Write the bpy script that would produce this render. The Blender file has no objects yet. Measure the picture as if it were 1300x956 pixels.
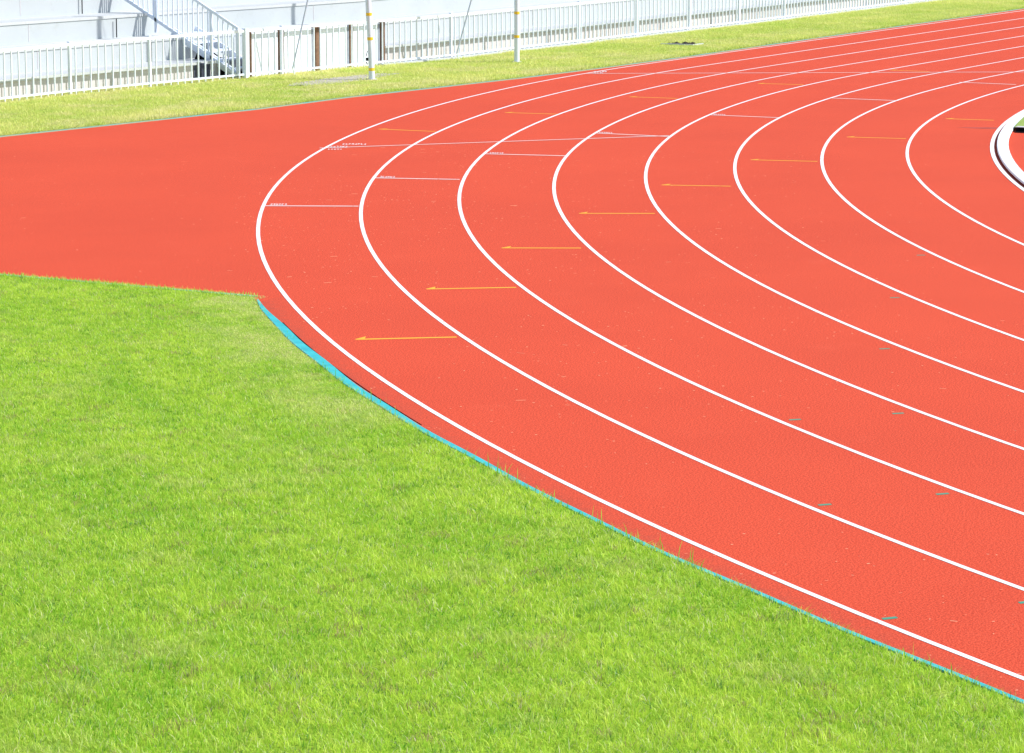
import bpy, bmesh, math, random
import numpy as np
from mathutils import Vector, Matrix

random.seed(7)
RNG = np.random.default_rng(7)
PI = math.pi
scene = bpy.context.scene
col = scene.collection

# ------------------------------------------------------------------ helpers
def tag(o, label=None, cat=None, group=None, kind=None):
    if label: o['label'] = label
    if cat: o['category'] = cat
    if group: o['group'] = group
    if kind: o['kind'] = kind
    return o

def empty(name, loc, label=None, cat=None, group=None):
    o = bpy.data.objects.new(name, None)
    o.empty_display_size = 0.2
    col.objects.link(o)
    o.location = loc
    return tag(o, label, cat, group)

def obj(name, bm, mat, parent=None, smooth=False, loc=None):
    me = bpy.data.meshes.new(name)
    if smooth:
        for f in bm.faces: f.smooth = True
    bm.to_mesh(me); bm.free()
    me.materials.append(mat)
    o = bpy.data.objects.new(name, me)
    col.objects.link(o)
    if loc is not None: o.location = loc
    if parent is not None:
        o.parent = parent
        if loc is None:
            o.location = (-parent.location[0], -parent.location[1], -parent.location[2])
    return o

def box(bm, c, s, rot=None):
    m = Matrix.Translation(Vector(c))
    if rot is not None: m = m @ rot
    m = m @ Matrix.Diagonal((s[0], s[1], s[2], 1))
    return bmesh.ops.create_cube(bm, size=1.0, matrix=m)

def bar(bm, a, b, w, h=None, up=(0, 0, 1)):
    """rectangular bar from a to b"""
    a = Vector(a); b = Vector(b); d = b - a
    if h is None: h = w
    z = d.normalized(); u = Vector(up)
    x = u.cross(z)
    if x.length < 1e-4: x = Vector((1, 0, 0)).cross(z)
    x.normalize(); y = z.cross(x)
    R = Matrix((x, y, z)).transposed().to_4x4()
    m = Matrix.Translation((a + b) / 2) @ R @ Matrix.Diagonal((w, h, d.length, 1))
    bmesh.ops.create_cube(bm, size=1.0, matrix=m)

def tube(bm, pts, r, seg=12, cap=True):
    pts = [Vector(p) for p in pts]
    rings = []
    for i, p in enumerate(pts):
        if i == 0: t = pts[1] - p
        elif i == len(pts) - 1: t = p - pts[i - 1]
        else: t = pts[i + 1] - pts[i - 1]
        t.normalize()
        u = Vector((0, 0, 1)) if abs(t.z) < .9 else Vector((0, 1, 0))
        x = u.cross(t).normalized(); y = t.cross(x)
        rr = r[i] if isinstance(r, (list, tuple)) else r
        rings.append([bm.verts.new(p + rr * (math.cos(a) * x + math.sin(a) * y)) for a in [2 * PI * k / seg for k in range(seg)]])
    for A, B in zip(rings, rings[1:]):
        for k in range(seg):
            f = bm.faces.new((A[k], A[(k + 1) % seg], B[(k + 1) % seg], B[k])); f.smooth = True
    if cap:
        for rg in (rings[0][::-1], rings[-1]):
            bm.faces.new([bm.verts.new(v.co) for v in rg])
    bmesh.ops.recalc_face_normals(bm, faces=[f for f in bm.faces if f.smooth])

def poly(bm, pts, z=0.0):
    return bm.faces.new([bm.verts.new((p[0], p[1], z if len(p) < 3 else p[2])) for p in pts])

def sweep(bm, path, prof, closed_prof=True, wpos_=None):
    """path: list of (x,y) ; prof: list of (offset to the right of travel, z)"""
    n = len(path); rings = []
    for i, p in enumerate(path):
        a = Vector(path[max(i - 1, 0)]); b = Vector(path[min(i + 1, n - 1)])
        t = (b - a).normalized(); nr = Vector((t.y, -t.x))
        rings.append([bm.verts.new((p[0] + nr.x * q, p[1] + nr.y * q, z)) for q, z in [(o * (wpos_[i] if o > 0 else (.5 + .5 * min(1, wpos_[i] * 1.3))) if wpos_ is not None else o, z) for o, z in prof]])
    m = len(prof)
    for A, B in zip(rings, rings[1:]):
        for k in range(m if closed_prof else m - 1):
            bm.faces.new((A[k], A[(k + 1) % m], B[(k + 1) % m], B[k]))
    if closed_prof:
        bm.faces.new(rings[0]); bm.faces.new(rings[-1][::-1])
    bmesh.ops.recalc_face_normals(bm, faces=bm.faces[:])

# ------------------------------------------------------------------ materials
def new_mat(name):
    m = bpy.data.materials.new(name); m.use_nodes = True
    nt = m.node_tree; b = nt.nodes['Principled BSDF']
    return m, nt, b

def noise(nt, scale, detail=3, rough=.55, vec=None):
    n = nt.nodes.new('ShaderNodeTexNoise')
    n.inputs['Scale'].default_value = scale
    n.inputs['Detail'].default_value = detail
    n.inputs['Roughness'].default_value = rough
    if vec is not None: nt.links.new(vec, n.inputs['Vector'])
    return n

def ramp(nt, src, stops):
    r = nt.nodes.new('ShaderNodeValToRGB')
    e = r.color_ramp.elements
    e[0].position, e[0].color = stops[0][0], (*stops[0][1], 1)
    e[1].position, e[1].color = stops[-1][0], (*stops[-1][1], 1)
    for p, c in stops[1:-1]:
        k = e.new(p); k.color = (*c, 1)
    nt.links.new(src, r.inputs['Fac'])
    return r

def mixc(nt, mode, fac, a, b):
    m = nt.nodes.new('ShaderNodeMix'); m.data_type = 'RGBA'; m.blend_type = mode
    if isinstance(fac, (int, float)): m.inputs[0].default_value = fac
    else: nt.links.new(fac, m.inputs[0])
    for s, i in ((a, 6), (b, 7)):
        if isinstance(s, tuple): m.inputs[i].default_value = (*s, 1)
        else: nt.links.new(s, m.inputs[i])
    return m.outputs[2]

def wpos(nt):
    return nt.nodes.new('ShaderNodeNewGeometry').outputs['Position']

def bump(nt, b, h, strength, dist=.01):
    n = nt.nodes.new('ShaderNodeBump'); n.inputs['Strength'].default_value = strength
    n.inputs['Distance'].default_value = dist
    nt.links.new(h, n.inputs['Height']); nt.links.new(n.outputs[0], b.inputs['Normal'])

def weathered(name, c1, c2, scale=3.0, rough=.6, dirt=None, metallic=0):
    m, nt, b = new_mat(name)
    p = wpos(nt)
    n = noise(nt, scale, 5, .65, p)
    c = ramp(nt, n.outputs['Fac'], [(.35, c1), (.7, c2)]).outputs[0]
    if dirt:
        d = noise(nt, scale * 3.7, 6, .7, p)
        f = ramp(nt, d.outputs['Fac'], [(.58, (0, 0, 0)), (.75, (1, 1, 1))]).outputs[0]
        c = mixc(nt, 'MIX', f, c, dirt)
    nt.links.new(c, b.inputs['Base Color'])
    b.inputs['Roughness'].default_value = rough
    b.inputs['Metallic'].default_value = metallic
    return m

# running surface: polyurethane granules
def make_track_mat():
    m, nt, b = new_mat('track_rubber')
    p = wpos(nt)
    g = noise(nt, 95, 2, .7, p)
    g2 = noise(nt, 62, 3, .75, p)
    l = noise(nt, .35, 4, .6, p)
    base = ramp(nt, g.outputs['Fac'], [(.28, (.37, .034, .012)), (.5, (.70, .078, .031)), (.72, (.90, .150, .070))]).outputs[0]
    f2 = ramp(nt, g2.outputs['Fac'], [(.3, (.58, .48, .46)), (.5, (.97, .96, .96)), (.7, (1.2, 1.32, 1.36))]).outputs[0]
    c = mixc(nt, 'MULTIPLY', 1.0, base, f2)
    f3 = ramp(nt, l.outputs['Fac'], [(.32, (.96, .94, .95)), (.68, (1.03, 1.04, 1.03))]).outputs[0]
    c = mixc(nt, 'MULTIPLY', 1.0, c, f3)
    # grime gathering beside the outer kerb
    ln = nt.nodes.new('ShaderNodeVectorMath'); ln.operation = 'LENGTH'; nt.links.new(p, ln.inputs[0])
    mr = nt.nodes.new('ShaderNodeMapRange'); mr.inputs[1].default_value = 49.22; mr.inputs[2].default_value = 49.5; nt.links.new(ln.outputs['Value'], mr.inputs[0])
    m3 = nt.nodes.new('ShaderNodeMath'); m3.operation = 'MULTIPLY'; nt.links.new(mr.outputs[0], m3.inputs[0])
    gn = noise(nt, 9, 5, .75, p)
    gr = ramp(nt, gn.outputs['Fac'], [(.35, (0, 0, 0)), (.7, (.7, .7, .7))]).outputs[0]; nt.links.new(gr, m3.inputs[1])
    sx = nt.nodes.new('ShaderNodeSeparateXYZ'); nt.links.new(p, sx.inputs[0])
    lt = nt.nodes.new('ShaderNodeMath'); lt.operation = 'LESS_THAN'; nt.links.new(sx.outputs['Y'], lt.inputs[0]); lt.inputs[1].default_value = 38.1
    m4 = nt.nodes.new('ShaderNodeMath'); m4.operation = 'MULTIPLY'; nt.links.new(m3.outputs[0], m4.inputs[0]); nt.links.new(lt.outputs[0], m4.inputs[1])
    c = mixc(nt, 'MIX', m4.outputs[0], c, (.36, .075, .045))
    # worn paler patches
    w = noise(nt, 1.7, 6, .72, p)
    fw = ramp(nt, w.outputs['Fac'], [(.56, (0, 0, 0)), (.8, (.22, .22, .22))]).outputs[0]
    c = mixc(nt, 'MIX', fw, c, (.78, .135, .068))
    nt.links.new(c, b.inputs['Base Color'])
    b.inputs['Roughness'].default_value = .85
    b.inputs['Specular IOR Level'].default_value = .2
    bump(nt, b, g.outputs['Fac'], .5, .004)
    return m

def make_paint(name, c, wear=(.8, .3, .25), amount=.68):
    m, nt, b = new_mat(name)
    p = wpos(nt)
    n = noise(nt, 70, 3, .7, p)
    f = ramp(nt, n.outputs['Fac'], [(amount, (0, 0, 0)), (amount + .12, (.6, .6, .6))]).outputs[0]
    l = noise(nt, 2.2, 4, .6, p)
    f2 = ramp(nt, l.outputs['Fac'], [(.3, (.9, .9, .9)), (.6, (1, 1, 1))]).outputs[0]
    cc = mixc(nt, 'MIX', f, c, wear)
    cc = mixc(nt, 'MULTIPLY', 1, cc, f2)
    nt.links.new(cc, b.inputs['Base Color'])
    b.inputs['Roughness'].default_value = .7
    return m

def make_soil(name, stops, scale):
    m, nt, b = new_mat(name)
    p = wpos(nt)
    n = noise(nt, scale, 6, .7, p)
    c = ramp(nt, n.outputs['Fac'], stops).outputs[0]
    n2 = noise(nt, 45, 4, .7, p)
    f = ramp(nt, n2.outputs['Fac'], [(.3, (.55, .55, .5)), (.7, (1.1, 1.1, 1.1))]).outputs[0]
    c = mixc(nt, 'MULTIPLY', 1, c, f)
    nt.links.new(c, b.inputs['Base Color'])
    b.inputs['Roughness'].default_value = .95
    b.inputs['Specular IOR Level'].default_value = .1
    bump(nt, b, n2.outputs['Fac'], .8, .02)
    return m

def make_blade(name, transl=.45):
    m = bpy.data.materials.new(name); m.use_nodes = True
    nt = m.node_tree; nt.nodes.clear()
    out = nt.nodes.new('ShaderNodeOutputMaterial')
    at = nt.nodes.new('ShaderNodeAttribute'); at.attribute_name = 'tint'
    d = nt.nodes.new('ShaderNodeBsdfDiffuse'); t = nt.nodes.new('ShaderNodeBsdfTranslucent')
    g = nt.nodes.new('ShaderNodeBsdfGlossy'); g.inputs['Roughness'].default_value = .45
    mx = nt.nodes.new('ShaderNodeMixShader'); mx.inputs[0].default_value = transl
    m2 = nt.nodes.new('ShaderNodeMixShader'); m2.inputs[0].default_value = .025
    nt.links.new(at.outputs['Color'], d.inputs['Color'])
    nt.links.new(at.outputs['Color'], t.inputs['Color'])
    nt.links.new(d.outputs[0], mx.inputs[1]); nt.links.new(t.outputs[0], mx.inputs[2])
    nt.links.new(mx.outputs[0], m2.inputs[1]); nt.links.new(g.outputs[0], m2.inputs[2])
    nt.links.new(m2.outputs[0], out.inputs['Surface'])
    return m

M_track = make_track_mat()
M_line = make_paint('white_line_paint', (.90, .885, .88), wear=(.82, .50, .42), amount=.66)
M_thin = make_paint('thin_white_paint', (.90, .78, .74), amount=.62)
M_yellow = make_paint('yellow_line_paint', (.95, .50, .03), amount=.66)
M_teal = make_paint('teal_mark_paint', (.06, .32, .21), wear=(.5, .16, .10), amount=.62)
M_stain = weathered('dark_stain', (.30, .045, .035), (.55, .08, .055), 6, .9)
M_cyan = weathered('cyan_kerb_paint', (.03, .42, .46), (.05, .56, .58), 5, .6, dirt=(.16, .40, .36))
M_cyan_old = weathered('faded_cyan_paint', (.34, .42, .22), (.10, .44, .42), 1.3, .7, dirt=(.46, .46, .28))
M_white = weathered('white_metal_paint', (.80, .87, .98), (.85, .91, .98), 4, .45)
M_whitekerb = weathered('white_kerb_paint', (.90, .90, .90), (.95, .95, .95), 4, .5)
M_conc = weathered('white_painted_concrete', (.465, .505, .52), (.50, .54, .55), .9, .8, dirt=(.43, .46, .465))
M_tread = weathered('white_concrete_tread', (.53, .56, .565), (.58, .60, .605), 1.2, .8, dirt=(.46, .45, .43))
M_lowconc = weathered('grimy_low_concrete', (.58, .54, .56), (.64, .61, .63), 2.5, .85, dirt=(.48, .43, .42))
M_board = weathered('white_board', (.84, .90, .98), (.88, .93, .98), 3, .5)
M_timber = weathered('brown_timber', (.16, .085, .05), (.28, .16, .10), 9, .8)
M_pole = weathered('white_pole_paint', (.74, .82, .98), (.80, .87, .98), 5, .4)
M_band = weathered('yellow_band_paint', (.95, .56, .02), (.98, .66, .05), 12, .5)
M_rope = weathered('grey_rope', (.56, .62, .84), (.68, .74, .90), 20, .8)
M_dark = weathered('black_rubber_and_shade', (.006, .006, .008), (.015, .015, .018), 8, .8)  # black of gutter, joints and cleat, also used for painted shade
for _n in M_dark.node_tree.nodes:
    if _n.type == 'BSDF_PRINCIPLED': _n.inputs['Specular IOR Level'].default_value = .05; _n.inputs['Roughness'].default_value = 1
M_hole = weathered('dark_earth', (.02, .015, .01), (.05, .035, .02), 10, .95)
M_bareearth = make_soil('bare_earth', [(.3, (.52, .48, .38)), (.7, (.74, .69, .58))], 6)
M_lawnsoil = make_soil('lawn_soil', [(.3, (.30, .50, .04)), (.6, (.44, .62, .07)), (.8, (.62, .60, .22))], 3)
M_vergesoil = make_soil('verge_soil', [(.28, (.40, .54, .08)), (.5, (.60, .64, .15)), (.72, (.80, .68, .32))], 1.1)
M_ground = make_soil('open_ground', [(.3, (.14, .20, .04)), (.7, (.26, .28, .09))], .2)
M_blade = make_blade('grass_blade', .48)
M_vblade = make_blade('verge_grass_blade', .45)
M_straw = make_blade('dry_straw', .2)
M_stairshadow = weathered('stair_shadow_navy', (.03, .035, .06), (.10, .11, .16), 7, .8)  # colour of the painted stair shadow
M_shade = weathered('board_edge_shadow', (.26, .29, .36), (.38, .42, .50), 6, .7)  # colour of the painted shadows at the board edges

# ------------------------------------------------------------------ layout (metres; bend centre at the origin)
R0, LW = 39.4917, 1.22
def rk(k): return R0 + LW * k
def interp(x, tab):
    return float(np.interp(x, [a for a, b in tab], [b for a, b in tab]))
VERGE = [(-32, 51.75), (-19.2, 50.97), (-16.1, 50.56), (-13.2, 50.22), (-10.4, 50.16), (-7.6, 49.87), (-5, 49.62), (-2.2, 49.47), (1.8, 49.37), (7.3, 49.42), (23, 49.50), (60, 49.5), (90, 49.5)]
FENCE = [(-40, 56.4), (-14.2, 54.78), (-12.4, 54.72), (-10.2, 54.48), (-7.6, 54.18), (-5.5, 53.92), (-3.4, 53.65), (-1, 53.42), (1.8, 53.36), (6.1, 53.22), (13.2, 53.10), (25, 53.08), (90, 53.0)]
def fy(x): return interp(x, FENCE)
def vy(x): return interp(x, VERGE)

# ------------------------------------------------------------------ ground and track
bm = bmesh.new(); poly(bm, [(-1500, -1500), (1500, -1500), (1500, 1500), (-1500, 1500)], -.06)
tag(obj('ground', bm, M_ground), kind='structure')

def arc(r, a0, a1, n):
    return [(r * math.cos(a), r * math.sin(a)) for a in np.linspace(a0, a1, n)]
A_TOP = PI / 2
A_CORNER = math.atan2(38.15, -31.56)
bm = bmesh.new()
xs_edge = [-31.45, -25, -19.2, -16.1, -13.2, -10.4, -7.6, -5, -2.2, 1.8, 7.3, 23, 60, 90]
pts = [(x, vy(x) + .05) for x in xs_edge] + [(90, -49.6)] + arc(49.60, 1.5 * PI, A_CORNER, 90) + [(-31.5, 38.25)]
ctr = bm.verts.new((0, 0, 0)); ring = [bm.verts.new((p[0], p[1], 0)) for p in pts[::-1]]
for a, b in zip(ring, ring[1:] + ring[:1]): bm.faces.new((ctr, a, b))
track = obj('running_track', bm, M_track)
tag(track, kind='structure')

def track_part(name, bm, mat, label=None):
    o = obj(name, bm, mat, track)
    if label: o['label'] = label
    return o

def lane_path(r):
    p = [(90, r), (45, r), (20, r), (8, r)]
    p += arc(r, A_TOP, 1.5 * PI, 220)
    p += [(20, -r), (90, -r)]
    return p
def ribbon(bm, path, w, z):
    sweep(bm, path, [(-w / 2, z), (w / 2, z)], closed_prof=False)
    for f in bm.faces:
        if f.normal.z < 0: f.normal_flip()
names = ['innermost', 'second', 'third', 'fourth', 'fifth', 'sixth', 'seventh', 'outermost']
for k in range(1, 9):
    bm = bmesh.new(); ribbon(bm, lane_path(rk(k) - .022), .046, .0022)
    track_part('lane_line', bm, M_line, '%s white curved lane line on the red track' % names[k - 1])

def strip(bm, a, b, w, z=.0032):
    a = Vector(a); b = Vector(b); d = (b - a).normalized(); n = Vector((-d.y, d.x)) * w / 2
    f = poly(bm, [a + n, b + n, b - n, a - n], z)
    f.normal_update()
    if f.normal.z < 0: f.normal_flip()

def glyph_row(bm, a, b, h, n, z=.0048):
    """row of little worn painted characters, too small to read"""
    a = Vector(a); b = Vector(b); d = b - a; step = d / n
    up = Vector((math.cos(.5), math.sin(.5))) * h
    rr = random.Random(int(abs(a.x) * 100))
    for i in range(n):
        o = a + step * i; wd = step * .62; t = .30
        segs = [(0, 0, t, 1), (1 - t, 0, 1, 1), (0, .82, 1, 1), (0, .42, 1, .58), (0, 0, 1, .18)]
        use = rr.sample(segs, 3)
        for j, (x0, y0, x1, y1) in enumerate(use):
            q = [o + wd * x0 + up * y0, o + wd * x1 + up * y0, o + wd * x1 + up * y1, o + wd * x0 + up * y1]
            f = poly(bm, q, z + .0008 * j); f.normal_update()
            if f.normal.z < 0: f.normal_flip()

START = [((-24.87, 42.50), (-24.33, 41.43), 8), ((-21.45, 42.96), (-21.06, 41.84), 7), ((-17.91, 43.23), (-17.59, 42.06), 6),
         ((-14.26, 43.30), (-14.22, 42.02), 5), ((-10.48, 43.10), (-10.40, 41.88), 4), ((-6.35, 42.68), (-6.31, 41.40), 3), ((-1.83, 41.94), (-1.85, 40.81), 2)]
for a, b, k in START:
    bm = bmesh.new(); strip(bm, a, b, .06)
    s = track_part('start_line', bm, M_thin, 'thin white stagger start line across lane %d counted from the infield' % k)
    if k >= 4:
        a2 = Vector(a); d = (Vector(b) - a2)
        bm = bmesh.new()
        glyph_row(bm, a2 + d * .07 + Vector((.05, .02)), a2 + d * .25 + Vector((.05, .02)), .16, 6)
        o = obj('lane_text', bm, M_line); o.parent = s; o.location = (0, 0, 0)
bm = bmesh.new(); strip(bm, (-18.35, 45.76), (-14.1, 42.08), .05, .0040)
s = track_part('start_line', bm, M_thin, 'long slanting white line crossing the four outer lanes')
bm = bmesh.new()
glyph_row(bm, (-18.22, 45.66), (-18.09, 45.43), .22, 6)
glyph_row(bm, (-17.77, 45.72), (-17.60, 45.40), .20, 8)
glyph_row(bm, (-18.50, 45.52), (-18.39, 45.33), .12, 5)
o = obj('lane_text', bm, M_line); o.parent = s
bm = bmesh.new(); strip(bm, (-3.28, 49.08), (1.26, 41.75), .06, .0036)
s = track_part('start_line', bm, M_thin, 'long white line across the lanes where the far straight begins')
bm = bmesh.new(); glyph_row(bm, (-3.0, 49.06), (-2.74, 48.9), .3, 5); glyph_row(bm, (-3.25, 48.95), (-3.1, 48.8), .2, 3)
o = obj('lane_text', bm, M_line); o.parent = s

ARROWS = [((-33.18, 36.05), (-32.62, 35.31)), ((-30.11, 37.09), (-29.57, 36.35)), ((-26.95, 37.96), (-26.53, 37.18)), ((-23.66, 38.69), (-23.22, 37.88)),
          ((-20.35, 39.18), (-20.04, 38.32)), ((-16.81, 39.49), (-16.55, 38.57)), ((-12.96, 39.61), (-12.76, 38.72)), ((-9.25, 39.40), (-9.13, 38.62)),
          ((-15.31, 46.57), (-15.22, 45.59)), ((-11.72, 46.27), (-11.56, 45.36)), ((-7.84, 45.88), (-7.73, 44.99)), ((-3.93, 45.14), (-3.78, 44.28)), ((.48, 44.25), (.46, 43.41))]
for a, b in ARROWS:
    a = Vector(a); b = Vector(b); d = (b - a).normalized(); far = Vector((-d.y, d.x))
    if far.dot(Vector((.87, .48))) < 0: far = -far
    bm = bmesh.new()
    strip(bm, a, b, .052, .0016)
    f = poly(bm, [a - d * .01, a + d * .11 + far * .15, a + d * .085 + far * .02], .0024); f.normal_update()
    if f.normal.z < 0: f.normal_flip()
    track_part('lane_arrow', bm, M_yellow, 'thin yellow half-headed arrow painted across a lane')

GREEN = [(-40.37, 27.99), (-39.62, 27.42), (-36.95, 28.96), (-37.67, 29.54), (-34.24, 30.36), (-34.88, 30.97), (-31.35, 31.63), (-28.38, 32.71), (-25.26, 33.64)]
for x, y in GREEN:
    c = Vector((x, y)); r = c.normalized(); t = Vector((-r.y, r.x))
    bm = bmesh.new()
    f = poly(bm, [c - r * .052 - t * .018, c + r * .045 - t * .026, c + r * .056 + t * .018, c - r * .042 + t * .024], .0016); f.normal_update()
    if f.normal.z < 0: f.normal_flip()
    track_part('lane_mark', bm, M_teal, 'small teal painted tick beside a lane line')
bm = bmesh.new()
f = poly(bm, [(-10.62, 38.72), (-10.30, 38.05), (-10.34, 37.98), (-10.52, 37.95), (-10.66, 38.4)], .0015); f.normal_update()
if f.normal.z < 0: f.normal_flip()
track_part('stain', bm, M_stain, 'dark damp streak on the red surface by the inner kerb')

# inner kerb rail: white painted line, black strip painting the shadow gap, raised rail
kerb = empty('kerb_rail', (-R0 + .2, 0, 0), 'raised white kerb rail curving round the infield edge of the red track', 'kerb')
def kpath(r): return [(60, r), (20, r), (8, r)] + arc(r, A_TOP, 1.5 * PI, 200) + [(60, -r)]
bm = bmesh.new(); ribbon(bm, kpath(39.455), .06, .004)
track_part('lane_line', bm, M_line, 'white painted line hugging the outside of the raised inner kerb')
bm = bmesh.new(); sweep(bm, kpath(39.30), [(-.085, .020), (.085, .020), (.085, .040), (.078, .046), (-.078, .046), (-.085, .040)])
obj('rail', bm, M_whitekerb, kerb)
bm = bmesh.new(); sweep(bm, kpath(39.30), [(-.06, .002), (.06, .002), (.06, .0195), (-.06, .0195)])
obj('rail_gap_shade', bm, M_dark, kerb)  # black strip stands in for the shade beneath the rail

# infield beyond the D-zone
bm = bmesh.new()
inn = [(-10.85, -20), (-10.85, 37.68)] + arc(39.2, math.atan2(37.68, -10.85), A_TOP, 20) + [(60, 39.2), (60, -20)]
poly(bm, inn, .07); bmesh.ops.triangulate(bm, faces=bm.faces[:]); bmesh.ops.recalc_face_normals(bm, faces=bm.faces[:])
for f in bm.faces:
    if f.normal.z < 0: f.normal_flip()
M_infield = make_soil('infield_grass', [(.3, (.30, .45, .09)), (.7, (.48, .60, .18))], 5)
infield = tag(obj('infield', bm, M_infield), kind='structure')
gut = empty('gutter', (-10.95, 30, 0), 'black gutter with a pale coping in front of the green infield', 'gutter')
bm = bmesh.new(); box(bm, (-10.97, 27.8, .006), (.14, 19.6, .008)); obj('channel', bm, M_dark, gut)
bm = bmesh.new(); box(bm, (-10.885, 27.8, .035), (.03, 19.64, .068)); obj('liner', bm, M_dark, gut)
bm = bmesh.new(); box(bm, (-10.84, 27.8, .0785), (.10, 19.66, .014)); obj('coping', bm, M_whitekerb, gut)

# near kerb (cyan)
kp = [(x * q, y * q) for (x, y), q in zip(arc(49.54, A_CORNER + .001, PI * 1.2, 240), [1 + .00016 * (math.sin(i * .9) + math.sin(i * .37 + 1)) for i in range(240)])]
nk = empty('cyan_kerb', (-31.5, 38.2, 0), 'bright cyan painted kerb edging the near lawn along the curved track', 'kerb')
bm = bmesh.new(); sweep(bm, kp, [(-.04, -.04), (.076, -.04), (.076, .010), (.070, .016), (-.034, .016), (-.04, .010)], True,
      [float(np.interp(i, [0, 2, 6, 12, 22, 34, 239], [.0, .35, .8, .88, .5, .25, .22])) for i in range(240)])
obj('edging', bm, M_cyan, nk)
bm = bmesh.new(); sweep(bm, [(-31.39, 51.6), (-31.39, 45), (-31.42, 38.30)], [(-.04, -.04), (.04, -.04), (.04, .014), (-.04, .014)])
o = obj('edging', bm, M_cyan_old, nk); o['label'] = 'faded kerb edge along the square end of the near lawn'
bm = bmesh.new(); sweep(bm, arc(49.482, A_CORNER + .03, 2.40, 60), [(-.003, -.02), (.005, -.02), (.005, .0045), (-.003, .0045)], True,
      [1.0] * 30 + [.7] * 15 + [.3] * 15)
obj('joint', bm, M_dark, nk)
# far kerb
fk = empty('faded_kerb', (-10, 50.1, 0), 'thin faded cyan kerb between the far grass strip and the track', 'kerb')
bm = bmesh.new(); sweep(bm, [(x, vy(x)) for x in xs_edge if x > -31.4], [(-.04, -.03), (.03, -.03), (.03, .012), (-.04, .012)])
obj('edging', bm, M_cyan_old, fk)

# ------------------------------------------------------------------ lawn / verge soil
def flat(name, pts, z, mat):
    bm = bmesh.new(); poly(bm, pts, z)
    bmesh.ops.triangulate(bm, faces=bm.faces[:]); bmesh.ops.recalc_face_normals(bm, faces=bm.faces[:])
    for f in bm.faces:
        if f.normal.z < 0: f.normal_flip()
    return tag(obj(name, bm, mat), kind='structure')
bm = bmesh.new()
aa = np.linspace(A_CORNER + .002, 1.5 * PI, 100)
ri = [bm.verts.new((49.565 * math.cos(a), 49.565 * math.sin(a), .0095)) for a in aa]
ro = [bm.verts.new((170 * math.cos(a), 170 * math.sin(a), .012)) for a in aa]
for i in range(99): bm.faces.new((ri[i], ro[i], ro[i + 1], ri[i + 1]))
c1 = bm.verts.new((-31.44, 38.3, .012)); c2 = bm.verts.new((-31.44, 131, .012))
bm.faces.new((c1, c2, ro[0])); bm.faces.new((c1, ro[0], ri[0]))
for f in bm.faces:
    f.normal_update()
    if f.normal.z < 0: f.normal_flip()
tag(obj('lawn', bm, M_lawnsoil), kind='structure')
vs = [-31.43, -25, -19.2, -16.1, -13.2, -10.4, -7.6, -5, -2.2, 1.8, 7.3, 23, 60, 90]
flat('verge', [(x, vy(x) + .065) for x in vs] + [(90, 56.5), (30, 56.5), (-31.43, 60)], .012, M_vergesoil)

# ------------------------------------------------------------------ grass blades
def vnoise(x, y, s, seed):
    x = x * s; y = y * s
    xi = np.floor(x).astype(np.int64); yi = np.floor(y).astype(np.int64)
    fx = x - xi; fyy = y - yi
    fx = fx * fx * (3 - 2 * fx); fyy = fyy * fyy * (3 - 2 * fyy)
    def h(a, b):
        v = (a * 374761393 + b * 668265263 + seed * 974711) & 0x7fffffff
        v = ((v ^ (v >> 13)) * 1274126177) & 0x7fffffff
        v = (v ^ (v >> 16)) & 0xffff
        return v / 65535.0
    return (h(xi, yi) * (1 - fx) + h(xi + 1, yi) * fx) * (1 - fyy) + (h(xi, yi + 1) * (1 - fx) + h(xi + 1, yi + 1) * fx) * fyy

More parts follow.
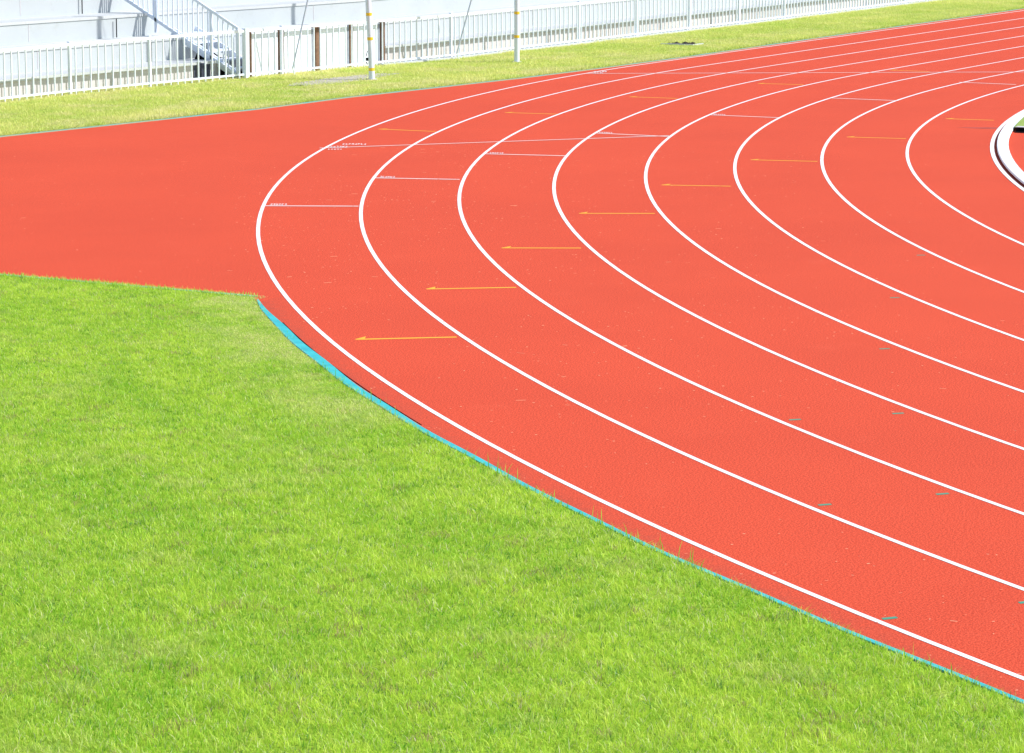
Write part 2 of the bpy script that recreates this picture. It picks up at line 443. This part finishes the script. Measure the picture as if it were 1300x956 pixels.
def blades(name, x, y, z0, hgt, wid, lean, tint, mat, segs2=True):
    n = len(x)
    az = RNG.uniform(0, 2 * PI, n)            # facing
    la = RNG.uniform(0, 2 * PI, n)            # lean direction
    wx, wy = np.cos(az) * wid / 2, np.sin(az) * wid / 2
    lx, ly = np.cos(la) * lean * hgt, np.sin(la) * lean * hgt
    zt = hgt * np.sqrt(np.clip(1 - (lean * .8) ** 2, .12, 1))
    if segs2:
        V = np.empty((n, 5, 3), np.float32)
        V[:, 0] = np.stack([x - wx, y - wy, np.full(n, z0)], 1)
        V[:, 1] = np.stack([x + wx, y + wy, np.full(n, z0)], 1)
        V[:, 2] = np.stack([x + wx * .8 + lx * .32, y + wy * .8 + ly * .32, z0 + zt * .58], 1)
        V[:, 3] = np.stack([x - wx * .8 + lx * .32, y - wy * .8 + ly * .32, z0 + zt * .58], 1)
        V[:, 4] = np.stack([x + lx, y + ly, z0 + zt], 1)
        nv = 5
        base = (np.arange(n) * 5)[:, None]
        loops = np.concatenate([base + np.array([[0, 1, 2, 3]]), base + np.array([[3, 2, 4]])], 1).ravel()
        starts = (np.arange(n)[:, None] * 7 + np.array([[0, 4]])).ravel()
        npoly = 2 * n
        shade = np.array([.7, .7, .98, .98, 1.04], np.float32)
    else:
        V = np.empty((n, 3, 3), np.float32)
        V[:, 0] = np.stack([x - wx, y - wy, np.full(n, z0)], 1)
        V[:, 1] = np.stack([x + wx, y + wy, np.full(n, z0)], 1)
        V[:, 2] = np.stack([x + lx, y + ly, z0 + zt], 1)
        nv = 3
        loops = np.arange(n * 3); starts = np.arange(n) * 3; npoly = n
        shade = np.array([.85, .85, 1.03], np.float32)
    me = bpy.data.meshes.new(name)
    me.vertices.add(n * nv); me.vertices.foreach_set('co', V.ravel())
    me.loops.add(len(loops)); me.loops.foreach_set('vertex_index', loops.astype(np.int32))
    me.polygons.add(npoly); me.polygons.foreach_set('loop_start', starts.astype(np.int32))
    me.update(calc_edges=True)
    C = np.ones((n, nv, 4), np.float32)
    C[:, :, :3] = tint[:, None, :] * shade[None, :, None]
    a = me.attributes.new('tint', 'FLOAT_COLOR', 'POINT')
    a.data.foreach_set('color', C.ravel())
    me.materials.append(mat)
    o = bpy.data.objects.new(name, me); col.objects.link(o)
    return o

def in_lawn(x, y, off=0.0):
    r = np.hypot(x, y)
    th = np.arctan2(y, x)
    off = off - .028 * np.clip((th - 2.36) / .10, 0, 1) - .06 * np.clip((A_CORNER + .02 - th) / .015, 0, 1)
    return np.where(y > 38.15, x < -31.385, (r > 49.605 + off) & (x < -20))

CX, CY = -56.763, 21.56
N = 1500000
x = RNG.uniform(-48.5, -31.3, N * 2); y = RNG.uniform(16.0, 46.0, N * 2)
ang = np.degrees(np.arctan2(y - CY, x - CX)); dist = np.hypot(x - CX, y - CY)
k = in_lawn(x, y, -.02) & (dist < 37) & (dist > 10.5) & (ang > 12) & (ang < 43)
x, y = x[k], y[k]
area_density = N * 2 / (17.2 * 30.0)
keep = RNG.random(len(x)) < 5200 / area_density
x, y = x[keep], y[keep]
n1 = vnoise(x, y, 1.1, 1); n2 = vnoise(x, y, 4.5, 2); n3 = vnoise(x, y, 14, 3); n4 = vnoise(x, y, .35, 4)
keep = RNG.random(len(x)) < (.85 + .3 * n3)
x, y, n1, n2, n3, n4 = [a[keep] for a in (x, y, n1, n2, n3, n4)]
n = len(x)
r = np.hypot(x, y)
edge = np.clip((50.5 - r) / .9, 0, 1) * (y < 38.6)
# dry, clipped stretch behind the kerb near the corner
dry = edge * np.clip((y - 33.4) / 1.2, 0, 1) * np.clip(2.6 * (.5 * n2 + .5 * n1 - .18), 0, 1.2)
near = np.clip((27 - np.hypot(x - CX, y - CY)) / 12, 0, 1)
hgt = (.014 + .007 * n1 + .010 * n2 + .012 * n3) * RNG.uniform(.55, 1.4, n) * (1 - .6 * np.clip(dry, 0, 1)) * (1 + .6 * near)
tall = RNG.random(n) < .006
hgt[tall] *= 1.7
wid = RNG.uniform(.0026, .0056, n)
lean = np.clip(RNG.normal(.72, .28, n), .08, 1.1)
mixv = np.clip(.28 * n1 + .30 * n2 + .45 * n3 + .06 + RNG.normal(0, .20, n) + .35 * (n4 - .5) + .38 * (vnoise((x * .65 + y * .76) * .5, (x * .76 - y * .65) * 2.4, 1.0, 61) - .5), 0, 1)[:, None]
dark = np.array([.29, .64, .028]); light = np.array([.77, .95, .11])
tint = dark * (1 - mixv) + light * mixv
yel = (RNG.random(n) < .13)[:, None]; tint = np.where(yel, tint * .4 + np.array([.90, .88, .20]) * .6, tint)
pale = (RNG.random(n) < .055 + .3 * np.clip(n2 - .72, 0, 1))[:, None]; tint = np.where(pale, np.array([.88, .84, .50]), tint)
brn = (RNG.random(n) < .35 * np.clip((vnoise(x, y, 6, 31) - .74) * 5, 0, 1))[:, None]; tint = np.where(brn, np.array([.50, .38, .20]), tint)
deep = (RNG.random(n) < .34 * np.clip((.40 - n3) * 2.8, 0, 1))[:, None]; tint = np.where(deep, np.array([.12, .34, .05]), tint)
n5 = .4 * vnoise(x, y, 4.5, 41) + .6 * vnoise(x, y, 15.0, 42)
tuft = np.clip((n5 - .64) * 7, 0, 1)
hgt = hgt * (1 + .3 * tuft)
tk = (tuft * RNG.uniform(.1, .55, n))[:, None]
tint = tint * (1 - tk) + np.array([.17, .44, .04]) * tk
wornk = (np.clip((.6 * vnoise(x, y, 1.6, 51) + .4 * vnoise(x, y, 6.0, 52) - .66) * 6, 0, 1) * RNG.uniform(0, .6, n))[:, None]
tint = tint * (1 - wornk) + np.array([.84, .80, .34]) * wornk
dd = np.clip(dry * 1.25, 0, 1)[:, None] * RNG.uniform(.5, 1, n)[:, None]
tint = tint * (1 - dd) + np.array([.99, .90, .46]) * dd
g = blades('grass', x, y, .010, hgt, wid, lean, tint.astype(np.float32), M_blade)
tag(g, 'bright green mown grass covering the near lawn', 'grass', kind='stuff')

# taller unmown blades standing up along the kerb
nt_ = 2600
a = np.concatenate([RNG.uniform(A_CORNER, 2.66, nt_), RNG.uniform(2.28, 2.66, 900)])
ns = vnoise(a * 50, a * 0, 2.2, 9)
kk = ns > .52
kk &= RNG.random(len(a)) < .16
a = a[kk]; rr_ = 49.545 + np.abs(RNG.normal(0, .06, len(a))) + .06 * np.clip((2.36 - a) * -8, 0, 1) * 0
h2 = RNG.gamma(2.2, .019, len(a)).clip(.025, .13) * np.clip((a - 2.2) * 6, .35, 1.3)
mx = RNG.random(len(a))[:, None]
t2 = np.array([.20, .62, .04]) * (1 - mx) + np.array([.48, .86, .12]) * mx
ye = len(a)
# the chute end of the lawn
yb = RNG.uniform(38.2, 46, 900); xb = -31.44 - np.abs(RNG.normal(0, .05, 900))
X = np.concatenate([rr_ * np.cos(a), xb]); Y = np.concatenate([rr_ * np.sin(a), yb])
H = np.concatenate([h2, RNG.uniform(.025, .065, 900)]); m3 = RNG.random(900)[:, None]
T = np.concatenate([t2, np.array([.36, .74, .06]) * (1 - m3) + np.array([.7, .95, .22]) * m3])
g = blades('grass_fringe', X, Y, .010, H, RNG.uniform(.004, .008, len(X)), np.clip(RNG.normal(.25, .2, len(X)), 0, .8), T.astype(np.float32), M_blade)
tag(g, 'taller uncut grass blades standing along the cyan kerb', 'grass', kind='stuff')

# far verge
NV = 420000
x = RNG.uniform(-24, 34, NV); y = RNG.uniform(49.4, 55.8, NV)
vyx = np.interp(x, [p[0] for p in VERGE], [p[1] for p in VERGE]); fyx = np.interp(x, [p[0] for p in FENCE], [p[1] for p in FENCE])
k = (y > vyx + .06) & (y < fyx + .25)
bare = np.exp(-(((x + 6.9) / 1.6) ** 2 + ((y - 52.4) / .45) ** 2)) + .8 * np.exp(-(((x + 1.3) / .8) ** 2 + ((y - 52.9) / .4) ** 2))
hole = (np.abs(x - 5.4) < .35) & (np.abs(y - 51.15) < .40)
k &= (RNG.random(NV) > bare * 1.1) & ~hole
x, y, vyx, fyx = x[k], y[k], vyx[k], fyx[k]
n1 = vnoise(x, y, .9, 11); n2 = vnoise(x, y, 2.6, 12); n3 = vnoise(x, y, .28, 13)
n = len(x)
fr = np.clip(1 - (y - vyx) / .35, 0, 1)
fb = np.clip(1 - (fyx - y) / .35, 0, 1)
hgt = (.018 + .03 * n2 + .02 * n1) * RNG.uniform(.6, 1.4, n) + .03 * fr
mixv = np.clip(.6 * n1 + .45 * n2 + .2 * (n3 - .5) - .08 - .25 * fr + RNG.normal(0, .18, n) + .3 * fb + .1, 0, 1)[:, None]
tint = np.array([.50, .70, .10]) * (1 - mixv) + np.array([.93, .92, .32]) * mixv
dry = np.clip((.6 * vnoise(x * .6, y, 1.3, 15) + .4 * vnoise(x, y, 3.5, 16) - .42) * 4.5, 0, 1)[:, None] * RNG.uniform(.2, .9, n)[:, None] * np.clip(1.15 - (x[:, None] + 10) / 30, .3, 1)
dry = np.maximum(dry, fb[:, None] * RNG.uniform(.2, 1, n)[:, None] * .8)
tint = tint * (1 - dry) + np.array([.97, .86, .48]) * dry
g = blades('verge_grass', x, y, .010, hgt, RNG.uniform(.008, .018, n), np.clip(RNG.normal(.6, .25, n), .05, 1.05), tint.astype(np.float32), M_vblade, False)
tag(g, 'yellowing short grass strip between the track and the white fence', 'grass', kind='stuff')

# straw clippings and pale specks on the red surface
ns = 9000
th = RNG.uniform(PI * .62, PI * .86, ns); rad = 39.6 + 10 * np.sqrt(RNG.random(ns))
x = rad * np.cos(th); y = rad * np.sin(th)
k = (vnoise(x, y, .5, 21) > .35) & (RNG.random(ns) < .20)
x, y = x[k], y[k]
x = np.concatenate([x, RNG.uniform(-31.2, -20, 260)]); y = np.concatenate([y, RNG.uniform(38, 49, 260)])
n = len(x)
L = RNG.uniform(.007, .022, n) * np.where(RNG.random(n) < .04, 4.0, 1); az = RNG.normal(-1.1, .5, n)
V = np.empty((n, 4, 3), np.float32); w = RNG.uniform(.003, .006, n)
dx, dy = np.cos(az) * L / 2, np.sin(az) * L / 2; px, py = -np.sin(az) * w / 2, np.cos(az) * w / 2
for i, (s, t) in enumerate(((-1, -1), (1, -1), (1, 1), (-1, 1))):
    V[:, i] = np.stack([x + s * dx + t * px, y + s * dy + t * py, np.full(n, .006) + (.003 if t > 0 else 0)], 1)
me = bpy.data.meshes.new('straw')
me.vertices.add(n * 4); me.vertices.foreach_set('co', V.ravel())
me.loops.add(n * 4); me.loops.foreach_set('vertex_index', np.arange(n * 4, dtype=np.int32))
me.polygons.add(n); me.polygons.foreach_set('loop_start', (np.arange(n) * 4).astype(np.int32)); me.update(calc_edges=True)
C = np.ones((n, 4, 4), np.float32)
mx = RNG.random(n)[:, None]
C[:, :, :3] = (np.array([.80, .20, .11]) * (1 - mx) + np.array([.88, .42, .25]) * mx)[:, None, :]
at = me.attributes.new('tint', 'FLOAT_COLOR', 'POINT'); at.data.foreach_set('color', C.ravel())
me.materials.append(M_straw)
o = bpy.data.objects.new('grass_clippings', me); col.objects.link(o)
tag(o, 'pale dry grass clippings scattered over the red track', 'clippings', kind='stuff')

# ------------------------------------------------------------------ bare earth patches
def blob(cx, cy, rx, ry, seed):
    rr = random.Random(seed)
    return [(cx + rx * math.cos(t) * rr.uniform(.75, 1.15), cy + ry * math.sin(t) * rr.uniform(.75, 1.15)) for t in [2 * PI * i / 22 for i in range(22)]]
flat('bare_ground', blob(-6.9, 52.4, 1.9, .42, 3), .0138, M_bareearth)

# ------------------------------------------------------------------ fences
def picket_mesh(h, w=.025):
    bm = bmesh.new(); box(bm, (0, 0, h / 2), (w, w, h))
    bmesh.ops.bevel(bm, geom=[e for e in bm.edges if abs(e.verts[0].co.z - e.verts[1].co.z) > .1], offset=.004, segments=1, affect='EDGES')
    return bm
def make_fence(name, x0, x1, posts, label, big=None, base=None, z0=.02, step=.195, cap=100):
    t = empty(name, (x0, fy(x0), 0), label, 'fence', 'white fences below the terraces')
    H = .91
    xs = [x0] + [a for a, b in FENCE if x0 < a < x1] + [x1]
    bm = bmesh.new()
    for a, b in zip(xs, xs[1:]):
        bar(bm, (a, fy(a), H), (b, fy(b), H), .042, .05)
    obj('top_rail', bm, M_white, t)
    bm = bmesh.new()
    for a, b in zip(xs, xs[1:]):
        bar(bm, (a, fy(a), .085), (b, fy(b), .085), .03, .035)
    obj('bottom_rail', bm, M_white, t)
    if base:
        bm = bmesh.new()
        bx = [base] + [a for a, b in FENCE if base < a < x1] + [x1]
        sweep(bm, [(a, fy(a)) for a in bx], [(-.13, -.05), (.13, -.05), (.13, .045), (-.13, .045)])
        obj('plinth', bm, M_tread, t)
    pm = None
    for xp in posts:
        w = .085 if xp == big else .048
        bm = bmesh.new(); box(bm, (0, 0, .475), (w, w, .95)); box(bm, (0, 0, .956), (w + .012, w + .012, .012))
        obj('post', bm, M_white, t, loc=(xp - x0, fy(xp) - fy(x0), 0))
    first = None
    n = int((x1 - x0) / step)
    allx = [x0 + step * (i + .5) for i in range(n)]
    allx = [xx for xx in allx if min(abs(xx - p) for p in posts) > .045]
    vis = sorted(allx, key=lambda xx: (xx < -14.6, abs(xx - (-14.6)))) if x0 < -8 else allx
    for xx in vis[:cap]:
        if first is None:
            first = obj('picket', picket_mesh(H - .02 - z0), M_white, t, loc=(xx - x0, fy(xx) - fy(x0), z0))
        else:
            c = first.copy(); col.objects.link(c); c.parent = t; c.location = (xx - x0, fy(xx) - fy(x0), z0)
    rest = vis[cap:]
    if rest:
        bm = bmesh.new()
        for xx in rest: box(bm, (xx, fy(xx), z0 + (H - .02 - z0) / 2), (.026, .026, H - .02 - z0))
        o = obj('pickets', bm, M_white, t); o['kind'] = 'stuff'
    return t
make_fence('picket_fence', -18.8, -7.64, [-18.75, -16.65, -14.52, -12.42, -10.30], 'white picket fence in front of the open terraces, left of the staircase foot', z0=.0)
make_fence('picket_fence', -7.6, 40.0, [-7.6, -6.53] + [-3.78 + 2.75 * i for i in range(0, 16)], 'long white picket fence with plinth running past both striped poles to the upper right', big=-7.6, base=-3.5)

# ------------------------------------------------------------------ grandstand terraces
X0s, X1s = -34.0, 60.0
gs = empty('grandstand', (-8, 55.2, 0), 'pale stepped concrete terraces rising behind the white fence', 'grandstand')
rise, tread = .43, .80
gx = [X0s] + [a for a, b in FENCE if X0s < a < X1s] + [X1s]
def stand_path(off): return [(a, fy(a) + off) for a in gx]
h = .33; off = .62
for i in range(9):
    bm = bmesh.new()
    z0 = -.05 if i == 0 else h - rise - .10
    pth = stand_path(off)
    # offset to the left of travel (+x travel) is +y : use negative offsets
    sweep(bm, pth, [(0, z0), (0, h - .055), (-tread - .05, h - .055), (-tread - .05, z0)])
    st = obj('step', bm, M_lowconc if i == 0 else M_conc, gs)
    bm = bmesh.new()
    sweep(bm, pth, [(.018, h - .053), (.018, h), (-tread + .002, h), (-tread + .002, h - .053)])
    nz = obj('tread', bm, M_tread, st); nz.location = (0, 0, 0)
    h += rise; off += tread
# vertical joints in the risers
steps = [c for c in gs.children]
for i in range(5):
    hh = .33 + rise * i; oo = .62 + tread * i
    for xx in (-12.3, -4.0, 4.2, 12.4, 20.6):
        xq = xx + .7 * i
        bm = bmesh.new()
        box(bm, (xq, fy(xq) + oo - .002, hh - .053 - (.14 if i == 0 else .17)), (.012, .006, .26 if i == 0 else .32))
        jt = obj('joint', bm, M_lowconc, steps[i]); jt.location = (0, 0, 0)

# ------------------------------------------------------------------ staircase with railing
sx0 = -7.66; sy0 = fy(-7.7) + .10; slope = rise / tread
st = empty('staircase', (sx0, sy0, 0), 'white metal staircase with slanted railing climbing the terraces behind the fence', 'staircase')
def P(d, z, x=sx0): return (x, sy0 + d, z + d * slope)
LEN = 6.6
bm = bmesh.new(); bar(bm, P(0, .05), P(LEN, .05), .05, .06); obj('bottom_rail', bm, M_white, st)
bm = bmesh.new(); bar(bm, P(0, .95), P(LEN, .95), .045, .05); obj('handrail', bm, M_white, st)
for d in (.02, .62, 1.9, 3.2, 4.5, 5.8):
    bm = bmesh.new(); z0 = 0 if d < .7 else d * slope - .2
    bar(bm, (sx0, sy0 + d, z0), (sx0, sy0 + d, d * slope + .95), .05, .05); obj('post', bm, M_white, st)
first = None
d = .12
while d < LEN:
    if min(abs(d - q) for q in (.02, .62, 1.9, 3.2, 4.5, 5.8)) > .05:
        if first is None:
            bm = bmesh.new(); box(bm, (0, 0, .45), (.02, .02, .9)); first = obj('baluster', bm, M_white, st, loc=(0, d, d * slope + .05))
        else:
            c = first.copy(); col.objects.link(c); c.parent = st; c.location = (0, d, d * slope + .05)
    d += .115
FL = 1.55
for xx in (sx0 + .05, sx0 + .80):
    bm = bmesh.new()
    bar(bm, P(.05, .02, xx), P(FL, .02, xx), .04, .16); obj('stringer', bm, M_white, st)
first = None
for i in range(5):
    dd_ = .22 + i * .29
    if first is None:
        bm = bmesh.new(); box(bm, (0, 0, 0), (.70, .23, .03)); first = obj('tread', bm, M_white, st, loc=(.425, dd_, dd_ * slope + .06))
    else:
        c = first.copy(); col.objects.link(c); c.parent = st; c.location = (.425, dd_, dd_ * slope + .06)
for i in range(1, 6):
    hb_ = .33 + rise * (i - 1); yb_ = fy(sx0 - .45) + .62 + tread * i
    bm = bmesh.new(); box(bm, (sx0 - .935, yb_ - .004, hb_ + .19), (.022, .01, .36)); obj('joint', bm, M_dark, st)

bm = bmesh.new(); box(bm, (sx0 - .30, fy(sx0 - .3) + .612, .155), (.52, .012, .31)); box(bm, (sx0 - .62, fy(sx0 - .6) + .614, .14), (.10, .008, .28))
obj('stair_shadow', bm, M_stairshadow, st)  # dark slab paints the flight's shadow onto the lowest riser
bm = bmesh.new(); bar(bm, P(.02, -.17, sx0 + .34), P(FL - .5, -.17, sx0 + .34), .50, .14); obj('under_flight_shade', bm, M_dark, st)  # black filler stands in for the shade below the flight

# ------------------------------------------------------------------ white boards between timber posts
YB = .13
hb = empty('board_wall', (-5.4, fy(-5.4) + YB, 0), 'bright white boards between brown timber posts behind the fence', 'board wall')
def bb(xa, xb, mat, name, zt, depth=.03, off=0.0):
    bm = bmesh.new(); a = (xa, fy(xa) + YB + off); b = (xb, fy(xb) + YB + off)
    dx, dy = b[0] - a[0], b[1] - a[1]; L = math.hypot(dx, dy)
    rot = Matrix.Rotation(math.atan2(dy, dx), 4, 'Z')
    box(bm, ((a[0] + b[0]) / 2, (a[1] + b[1]) / 2, zt / 2), (L, depth, zt), rot)
    bmesh.ops.bevel(bm, geom=bm.edges[:], offset=.006, segments=1, affect='EDGES')
    return obj(name, bm, mat, hb)
BX = {'post': [(-7.42, -7.30), (-6.45, -6.34), (-5.42, -5.27), (-4.32, -4.22), (-3.30, -3.19)],
      'board': [(-7.26, -6.49), (-6.30, -5.47), (-5.22, -4.37), (-4.18, -3.40)]}
for a_, b_ in BX['post']: bb(a_, b_, M_timber, 'post', .875, .09)
for a_, b_ in BX['board']: bb(a_, b_, M_board, 'board', .86, .03, .0)
for xx in (-5.445, -4.345, -3.37): bb(xx - .03, xx + .03, M_shade, 'edge_shadow', .855, .05)  # thin strips paint the shadow at each board's right edge

# ------------------------------------------------------------------ striped poles
def make_pole(x, y, hgt, bands, lean, label, r=.055):
    t = empty('striped_pole', (x, y, 0), label, 'pole', 'white poles with yellow bands')
    top = (lean[0] * hgt, lean[1] * hgt, hgt)
    bm = bmesh.new(); tube(bm, [(0, 0, -.05), (lean[0] * hgt / 2, lean[1] * hgt / 2, hgt / 2), top], r, 24)
    obj('shaft', bm, M_pole, t, loc=(0, 0, 0))
    for z in bands:
        bm = bmesh.new(); tube(bm, [(lean[0] * (z - .028), lean[1] * (z - .028), z - .028), (lean[0] * (z + .028), lean[1] * (z + .028), z + .028)], r + .003, 24)
        obj('band', bm, M_band, t, loc=(0, 0, 0))
    bm = bmesh.new(); tube(bm, [top, (top[0], top[1], hgt + .03)], [r * 1.08, r * .5], 24); obj('cap', bm, M_white, t, loc=(0, 0, 0))
    bm = bmesh.new(); tube(bm, [(0, 0, -.02), (0, 0, .03)], [r * 2.0, r * 1.7], 20); obj('footing', bm, M_lowconc, t, loc=(0, 0, 0))
    return t, top
lat = Vector((.55, -.83))
p1, top1 = make_pole(-6.77, 51.86, 6.4, [.21, .79, 1.25, 1.75, 2.3, 2.85, 3.4], (-.024, .036), 'white pole with three yellow bands in view, standing by the white boards')
bm = bmesh.new()
box(bm, (-.052, .080, .40), (.035, .035, .06)); bar(bm, (-.06, .09, .46), (-.05, .075, .56), .015); bar(bm, (-.06, .09, .35), (-.05, .075, .30), .02)
obj('cleat', bm, M_dark, p1, loc=(0, 0, 0))
p2, top2 = make_pole(-1.34, 51.69, 5.6, [.54, 1.02, 1.5, 2.0, 2.5, 3.0], (0, 0), 'white pole with two yellow bands in view, standing clear before the plain fence')
# guy ropes with rigid sleeves
def guy(anchor, pole, label, frac=1.0):
    a = Vector((anchor[0], anchor[1], 0)); b = Vector(pole)
    t = empty('guy_rope', tuple(a), label, 'guy rope', 'guy ropes of the white poles')
    d = (b - a)
    k0 = a + d * .022 + Vector((-.03, .045, .02)); k1 = a + d * .55
    bm = bmesh.new(); tube(bm, [k0, a + d * .3, k1], .017, 10); obj('sleeve', bm, M_rope, t)
    bm = bmesh.new(); tube(bm, [k1, b], .006, 6); obj('rope', bm, M_rope, t)
    bm = bmesh.new(); tube(bm, [a + Vector((.02, -.03, -.05)), a + Vector((.0, 0, .05)), k0], .014, 8); obj('anchor', bm, M_white, t)
    return t
guy((-6.60, 53.72), (-6.77 - .024 * 6.2, 51.86 + .036 * 6.2, 6.2), 'grey guy rope slanting up across the white boards to the nearer pole')
guy((-1.11, 53.20), (-1.34, 51.69, 5.2), 'grey guy rope slanting up past the plain fence to the farther pole')

# ------------------------------------------------------------------ drain hole in the verge
dh = empty('drain_hole', (5.4, 51.15, 0), 'dark open drain hole sunk in the far grass strip', 'drain')
bm = bmesh.new()
poly(bm, [(5.16, 50.80), (5.64, 50.80), (5.64, 51.5), (5.16, 51.5)], .018)
obj('pit', bm, M_hole, dh)
bm = bmesh.new(); box(bm, (5.13, 51.15, .02), (.06, .80, .04)); box(bm, (5.40, 50.77, .02), (.48, .05, .035)); obj('rim', bm, M_tread, dh)
bm = bmesh.new()
for i in range(14):
    c = (5.4 + random.uniform(-.2, .2), 51.15 + random.uniform(-.3, .33), .03)
    s = random.uniform(.03, .08); bmesh.ops.create_icosphere(bm, subdivisions=1, radius=s, matrix=Matrix.Translation(c) @ Matrix.Diagonal((1.3, 1, .6, 1)))
obj('clods', bm, M_hole, dh)

# ------------------------------------------------------------------ light
SUN_EL, SUN_AZ = math.radians(44), (math.sin(math.radians(25)), -math.cos(math.radians(25)))
S = Vector((SUN_AZ[0] * math.cos(SUN_EL), SUN_AZ[1] * math.cos(SUN_EL), math.sin(SUN_EL)))
sl = bpy.data.lights.new('sun', 'SUN'); sl.energy = 5.0; sl.angle = math.radians(.5); sl.color = (1, .975, .94)
so = bpy.data.objects.new('sun', sl); so.rotation_euler = S.to_track_quat('Z', 'Y').to_euler(); so.location = (0, 0, 60); col.objects.link(so)
w = bpy.data.worlds.new('World'); scene.world = w; w.use_nodes = True
nt = w.node_tree; bg = nt.nodes['Background']
sky = nt.nodes.new('ShaderNodeTexSky'); sky.sky_type = 'NISHITA'; sky.sun_disc = False
sky.sun_elevation = SUN_EL; sky.sun_rotation = math.atan2(SUN_AZ[0], SUN_AZ[1])
nt.links.new(sky.outputs[0], bg.inputs['Color']); bg.inputs['Strength'].default_value = .15

# ------------------------------------------------------------------ camera
yaw, pitch, roll, f = 0.499446, -0.161147, 0.000508, 3905.8
cam = bpy.data.cameras.new('camera'); co = bpy.data.objects.new('camera', cam); col.objects.link(co)
fw = Vector((math.cos(pitch) * math.cos(yaw), math.cos(pitch) * math.sin(yaw), math.sin(pitch)))
rt = Vector((math.sin(yaw), -math.cos(yaw), 0)); up = rt.cross(fw)
r_ = rt * math.cos(roll) + up * math.sin(roll); u_ = up * math.cos(roll) - rt * math.sin(roll)
Mx = Matrix((r_, u_, -fw)).transposed().to_4x4(); Mx.translation = (-56.7632, 21.5615, 4.47598)
co.matrix_world = Mx
cam.sensor_width = 36; cam.sensor_fit = 'HORIZONTAL'; cam.lens = f / 1300 * 36
cam.shift_x = 0; cam.shift_y = -(478 - 433.5) / 1300
cam.clip_start = .1; cam.clip_end = 5000
scene.camera = co
scene.view_settings.view_transform = 'Standard'; scene.view_settings.look = 'None'
scene.view_settings.exposure = 0; scene.view_settings.gamma = 1
scene.render.resolution_x, scene.render.resolution_y = 1024, 753
